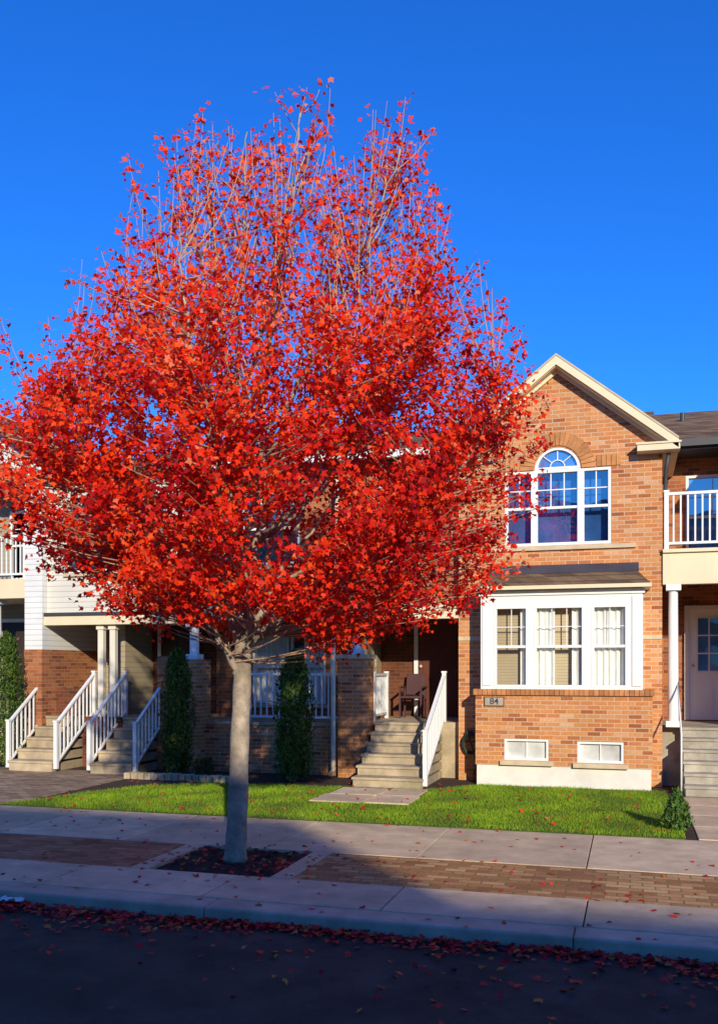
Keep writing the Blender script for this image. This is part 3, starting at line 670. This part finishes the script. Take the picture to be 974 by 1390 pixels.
# twigs: (tip, least rise, leaf count, leafy length)
tips = []
NT = 1640
while len(tips) < NT:
    z = rng.uniform(2.32, 7.5); R_ = np.interp(z, pzs, pr)
    thin = 1.0 if z < 4.9 else max(.15, 1-.42*(z-4.9))
    if rng.uniform() > (R_/3.0)**(1.5 if z > 4 else 1.0)*thin: continue
    a = rng.uniform(0, 2*math.pi); co = np.interp(z, pzs, pc)
    wob = 1+.08*math.sin(a*5+z*2.3)+.07*math.sin(a*9-z*4.1)+rng.normal()*.045
    rr = R_*wob*rng.uniform(.06, 1)**.40*.95
    q = base+Rv*(co+rr*math.cos(a))+Fv*(rr*.88*math.sin(a)); q[2] = z
    rel = (z-2.3)/5.5
    tips.append((q, .22, int(rng.uniform(30, 62)*(1.0 if rel < .5 else 1.0-.66*(rel-.5)/.5)), .75))
for i in range(270):    # long upright whips in the upper crown
    z = rng.uniform(5.3, 7.45); R_ = np.interp(z, pzs, pr); a = rng.uniform(0, 2*math.pi); co = np.interp(z, pzs, pc)
    rr = R_*rng.uniform(.2, 1.06)
    q = base+Rv*(co+rr*math.cos(a))+Fv*(rr*.88*math.sin(a)); q[2] = z+rng.uniform(-.1, .1)
    tips.append((q, 1.15, int(rng.uniform(4, 16)), .75))
for (px, py) in ((276, 152), (262, 205), (548, 156), (575, 172), (505, 178), (432, 178), (335, 188), (222, 200), (186, 240), (585, 238), (610, 292), (645, 347), (385, 202), (470, 203), (245, 222), (300, 208), (142, 348), (88, 398), (15, 442), (684, 398), (704, 458), (722, 498), (355, 195), (410, 212), (530, 172), (170, 302), (660, 408), (740, 558), (738, 640), (555, 205), (560, 184), (570, 220), (545, 194), (590, 260), (560, 250), (540, 230)):
    tips.append((TP(px, py, rng.normal()*.2), .8, 30, .65))
    for j in range(2): tips.append((TP(px+rng.normal()*8, py+rng.uniform(15, 60), rng.normal()*.3), .5, 24, .5))
tw = MB(); lc, ln_, ls, lcol, lt = [], [], [], [], []
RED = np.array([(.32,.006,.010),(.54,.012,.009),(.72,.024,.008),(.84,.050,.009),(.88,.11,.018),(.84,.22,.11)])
ctr = base+np.array([0, 0, 3.6])
for q, mr, m_, sp in tips:
    d = np.linalg.norm(LPp-q, axis=1)+2.2*np.maximum(0, LPp[:, 2]-(q[2]-mr))
    j = int(np.argmin(d)); st_ = LPp[j]; h = q-st_; L = np.linalg.norm(h)
    ctl = st_+np.array([h[0]*.65, h[1]*.65, h[2]*.33])+rng.normal(size=3)*.05*L
    b_ = bez(st_, ctl, q, 6)
    tw.tube(b_, np.linspace(min(.009+.002*(mr > .4), LR_[j]*.8), .0025, 6), 4, False)
    t = rng.uniform(0, 1, m_)**.6; span = min(1.0, sp/max(L, .1)); t = 1-span*(1-t)
    idx = t*5; i0 = np.minimum(idx.astype(int), 4); f = (idx-i0)[:, None]
    jit = np.array([.07, .07, .06])*(.7 if mr > .4 else 1)
    pos = b_[i0]*(1-f)+b_[i0+1]*f+rng.normal(size=(m_, 3))*jit
    rx = (pos-base) @ Rv; keep = ~((np.abs(rx-.05) < .7) & (pos[:, 2] < 2.48+.08*np.sin(rx*6)) & ((pos-base) @ Fv < .6))
    pos = pos[keep]; m2 = len(pos)
    if not m2: continue
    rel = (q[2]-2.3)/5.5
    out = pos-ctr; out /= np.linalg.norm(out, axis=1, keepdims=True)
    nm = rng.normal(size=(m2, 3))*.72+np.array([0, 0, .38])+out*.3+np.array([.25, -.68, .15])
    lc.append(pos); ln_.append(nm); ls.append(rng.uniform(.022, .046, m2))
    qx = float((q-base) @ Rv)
    tone = rng.normal()*.8+2.6+1.1*(rel-.4)-.5*min(1, max(0, qx/2))*(1 if rel < .6 else .4)  # right side darker: crown shade painted into the leaf colour
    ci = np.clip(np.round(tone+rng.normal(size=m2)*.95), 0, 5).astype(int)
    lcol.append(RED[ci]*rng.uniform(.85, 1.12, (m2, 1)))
    lt.append(out*.6+np.array([0, 0, -.7])+rng.normal(size=(m2, 3))*.5)
tw.build('twigs', 'twig', tree)
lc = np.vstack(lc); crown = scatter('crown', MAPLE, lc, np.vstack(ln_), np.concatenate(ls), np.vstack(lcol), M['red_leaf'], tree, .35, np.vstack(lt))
print('leaves', len(lc))

# ---------------------------------------------------------------- fallen leaves
n1, n2, n3, n4 = 2800, 300, 300, 420
gx = np.concatenate([rng.uniform(-9, 4, n1), rng.uniform(-10, 3, n2), rng.uniform(-8.5, .5, n3), rng.uniform(-8, 4, n4), rng.normal(-3.9, .5, 160)])
clump = 1+.6*np.sin(gx[:n1]*1.9)*np.sin(gx[:n1]*.73+1)
gy = np.concatenate([6.9-np.abs(rng.normal(0, .15, n1))*clump, rng.uniform(6.95, 11.2, n2), rng.uniform(11.2, 15, n3), 6.9-np.abs(rng.normal(0, .8, n4)), rng.normal(8.7, .4, 160)])
gz = np.where(gy < 6.92, -.098+rng.uniform(0, .03, len(gx)), np.where(gy > 11.2, .04, .008))
cen = np.column_stack([gx, gy, gz]); n = len(cen)
tag(scatter('fallen_leaves', MAPLE, cen, rng.normal(size=(n, 3))*.28+[0, 0, 1], rng.uniform(.026, .05, n),
    pal(n, [(.58,.018,.03),(.40,.012,.025),(.72,.05,.03),(.38,.13,.03),(.55,.19,.04)], [4, 3, 3, .8, .8]), M['fallen'], None, .5),
    'red fallen maple leaves strewn over gutter, pavement and lawn', 'leaves', kind='stuff')

# ---------------------------------------------------------------- shrubs
def shrub(name, x, y, h, w_, n, label, cat, shape, cols, group=None, lf=.045):
    r = empty(name, (x, y, 0), label, cat, group)
    MB().tube([(x, y, 0), (x+.01, y, h*.3), (x, y+.01, h*.75)], [.04, .03, .008], 8).build('stem', 'bark', r)
    z = rng.uniform(.03, 1, n); a = rng.uniform(0, 2*math.pi, n)
    R_ = np.interp(z, *shape)*w_/2*(1+.16*np.sin(a*4+z*11)+.12*np.sin(a*7-z*23))
    rr = R_*rng.uniform(.1, 1.05, n)**.4
    cen = np.column_stack([x+rr*np.cos(a), y+rr*np.sin(a), z*h+rng.normal(size=n)*.02])
    o = np.column_stack([np.cos(a), np.sin(a), np.full(n, .2)])
    tg = o*.6+np.array([0, 0, 1])+rng.normal(size=(n, 3))*.35
    scatter('foliage', [(-.3,0),(-.22,.6),(0,1.2),(.24,.6),(.3,0)], cen, o+rng.normal(size=(n, 3))*.6, rng.uniform(lf*.7, lf*1.3, n), pal(n, *cols), M['cedar'], r, .2, tg)
CED = ([(.045,.095,.010),(.08,.145,.015),(.12,.18,.018),(.03,.05,.010)], [4, 3, 1.3, 2])
COLM = ([0, .05, .2, .55, .82, .94, 1], [.6, .88, 1, 1, .85, .55, .15])
xa, ya = FX(241, 15.1), 15.1; shrub('cedar_shrub', xa, ya, 2.3, .56, 6500, 'tall columnar cedar left of the maple trunk', 'shrub', COLM, CED)
shrub('cedar_shrub', FX(399, 14.95), 14.95, 2.25, .64, 7500, 'tall columnar cedar right of the maple trunk before the porch railing', 'shrub', COLM, CED)
shrub('cedar_shrub', FX(10, 15.4), 15.4, 2.65, .62, 6000, 'tall columnar cedar at the left edge beside the leftmost steps', 'shrub', COLM, CED)
xs, ys = G(918, 1128); shrub('evergreen_shrub', xs, ys, .46, .34, 2000, 'small low evergreen shrub at the right end of the lawn', 'shrub', ([0, .2, .6, 1], [.5, 1, .8, .2]), ([(.05,.11,.02),(.09,.18,.03),(.14,.22,.05)], [3, 3, 1]), lf=.035)
shrub('garden_plant', FX(276, 14.9), 14.9, .34, .4, 700, 'low brown dying plant in the bed right of the left cedar', 'plant', ([0, .5, 1], [.5, 1, .6]), ([(.08,.07,.02),(.05,.08,.02),(.16,.06,.02)], [2, 3, 1]), lf=.05)
eg = MB(); n = 17
for i in range(n):
    px = 168+i*9; x = FX(px, 14.42-.012*i); y = 14.42-.004*i
    eg.box(x, x+.118, y+random.uniform(-.01, .01), y+.16, 0, .11+random.uniform(0, .015))
tag(eg.build('garden_edging', 'stepc', bevel=.012), 'low row of grey edging blocks along the flower bed', 'edging')

# ---------------------------------------------------------------- porch chair, hose, litter
cx_, cy_ = FX(560, 17.5), 17.5
ch = empty('porch_chair', (cx_, cy_, 1.0), 'dark plum armchair standing on the shaded porch at the top of the steps', 'chair')
MB().box(cx_-.2, cx_+.2, cy_-.22, cy_+.2, 1.38, 1.43).build('seat', 'chair', ch, bevel=.02)
MB().pyz([(cy_+.18, 1.44), (cy_+.23, 1.44), (cy_+.33, 1.86), (cy_+.28, 1.86)], cx_-.19, cx_+.19).build('backrest', 'chair', ch, bevel=.015)
for a in (-1, 1):
    MB().box(cx_+a*.22-.025, cx_+a*.22+.025, cy_-.22, cy_+.22, 1.58, 1.615).build('armrest', 'chair', ch, bevel=.01)
    for b in (-1, 1): MB().box(cx_+a*.21-.017, cx_+a*.21+.017, cy_+b*.2-.017, cy_+b*.2+.017, 1.001, 1.58).build('leg', 'chair', ch)
hx, hz = HL+.23, .80
hs = empty('garden_hose', (hx, Y0-.1, hz), 'coiled dark garden hose hanging on the wall left of the bay', 'hose')
pts = []
for i in range(150):
    a = i/150*2*math.pi*5; r_ = .13+.012*math.sin(i*.31); pts.append((hx+r_*math.sin(a), Y0-.06-.016*(i/30), hz-.14+1.3*r_*math.cos(a)))
pts += [(hx+.08, Y0-.14, .45), (hx+.1, Y0-.16, .26), (hx+.07, Y0-.17, .12)]
MB().tube(pts, .014, 6).build('hose', 'green', hs, smooth=True)
MB().box(hx-.06, hx+.06, Y0-.16, Y0-.001, hz+.0, hz+.04).box(hx-.06, hx+.06, Y0-.18, Y0-.161, hz+.0, hz+.09).build('bracket', 'black', hs)
MB().tube([(hx+.07, Y0-.17, .13), (hx+.06, Y0-.19, .03)], [.018, .026], 8).build('nozzle', 'red', hs)
lx, ly = G(18, 1226, -.1)
vs = []; fs = []
for j in range(6):
    for i in range(7): vs.append((lx+(i-3)*.035+random.uniform(-.01, .01), ly+(j-2.5)*.035+random.uniform(-.01, .01), -.06+random.uniform(-.02, .035)))
for j in range(5):
    for i in range(6): fs.append((j*7+i, j*7+i+1, j*7+i+8, j*7+i+7))
tag(MB().add(vs, fs).build('paper_litter', 'paper'), 'crumpled white paper lying in the gutter leaves at far left', 'litter')

# ---------------------------------------------------------------- light, sky, camera
el, az = math.radians(19), math.radians(26)
sv = Vector((math.sin(az)*math.cos(el), -math.cos(az)*math.cos(el), math.sin(el)))
L = bpy.data.lights.new('sun', 'SUN'); L.energy = 5.0; L.angle = math.radians(.7); L.color = (1, .89, .68)
lo = bpy.data.objects.new('sun', L); col.objects.link(lo); lo.rotation_euler = sv.to_track_quat('Z', 'Y').to_euler(); lo.location = (20, -40, 30)
W = bpy.data.worlds.new('World'); scene.world = W; W.use_nodes = True; t = W.node_tree
sk = t.nodes.new('ShaderNodeTexSky'); sk.sky_type = 'NISHITA'; sk.sun_disc = False; sk.sun_elevation = el; sk.sun_rotation = math.radians(180-26)
sk.air_density = 1.2; sk.dust_density = .2; sk.ozone_density = 3.0
hs_ = t.nodes.new('ShaderNodeHueSaturation'); hs_.inputs['Saturation'].default_value = 1.2
bg = t.nodes['Background']; bg.inputs['Strength'].default_value = .135
mm = N(t, 'ShaderNodeMix', data_type='RGBA', blend_type='MULTIPLY'); mm.inputs[0].default_value = 1; mm.inputs[7].default_value = (.20, .75, 1.66, 1)
t.links.new(sk.outputs[0], hs_.inputs['Color']); t.links.new(hs_.outputs[0], mm.inputs[6]); t.links.new(mm.outputs[2], bg.inputs['Color'])
cam = bpy.data.cameras.new('camera'); co_ = bpy.data.objects.new('camera', cam); col.objects.link(co_)
co_.location = (0, 0, CH); co_.rotation_euler = (math.pi/2, 0, TH)
cam.sensor_fit = 'VERTICAL'; cam.sensor_height = 36; cam.sensor_width = 36; cam.lens = 36*F/1390; cam.shift_y = (HZ-695)/1390
cam.clip_end = 3000; cam.clip_start = .05
scene.camera = co_
scene.view_settings.view_transform = 'Standard'; scene.view_settings.look = 'None'; scene.view_settings.exposure = 0
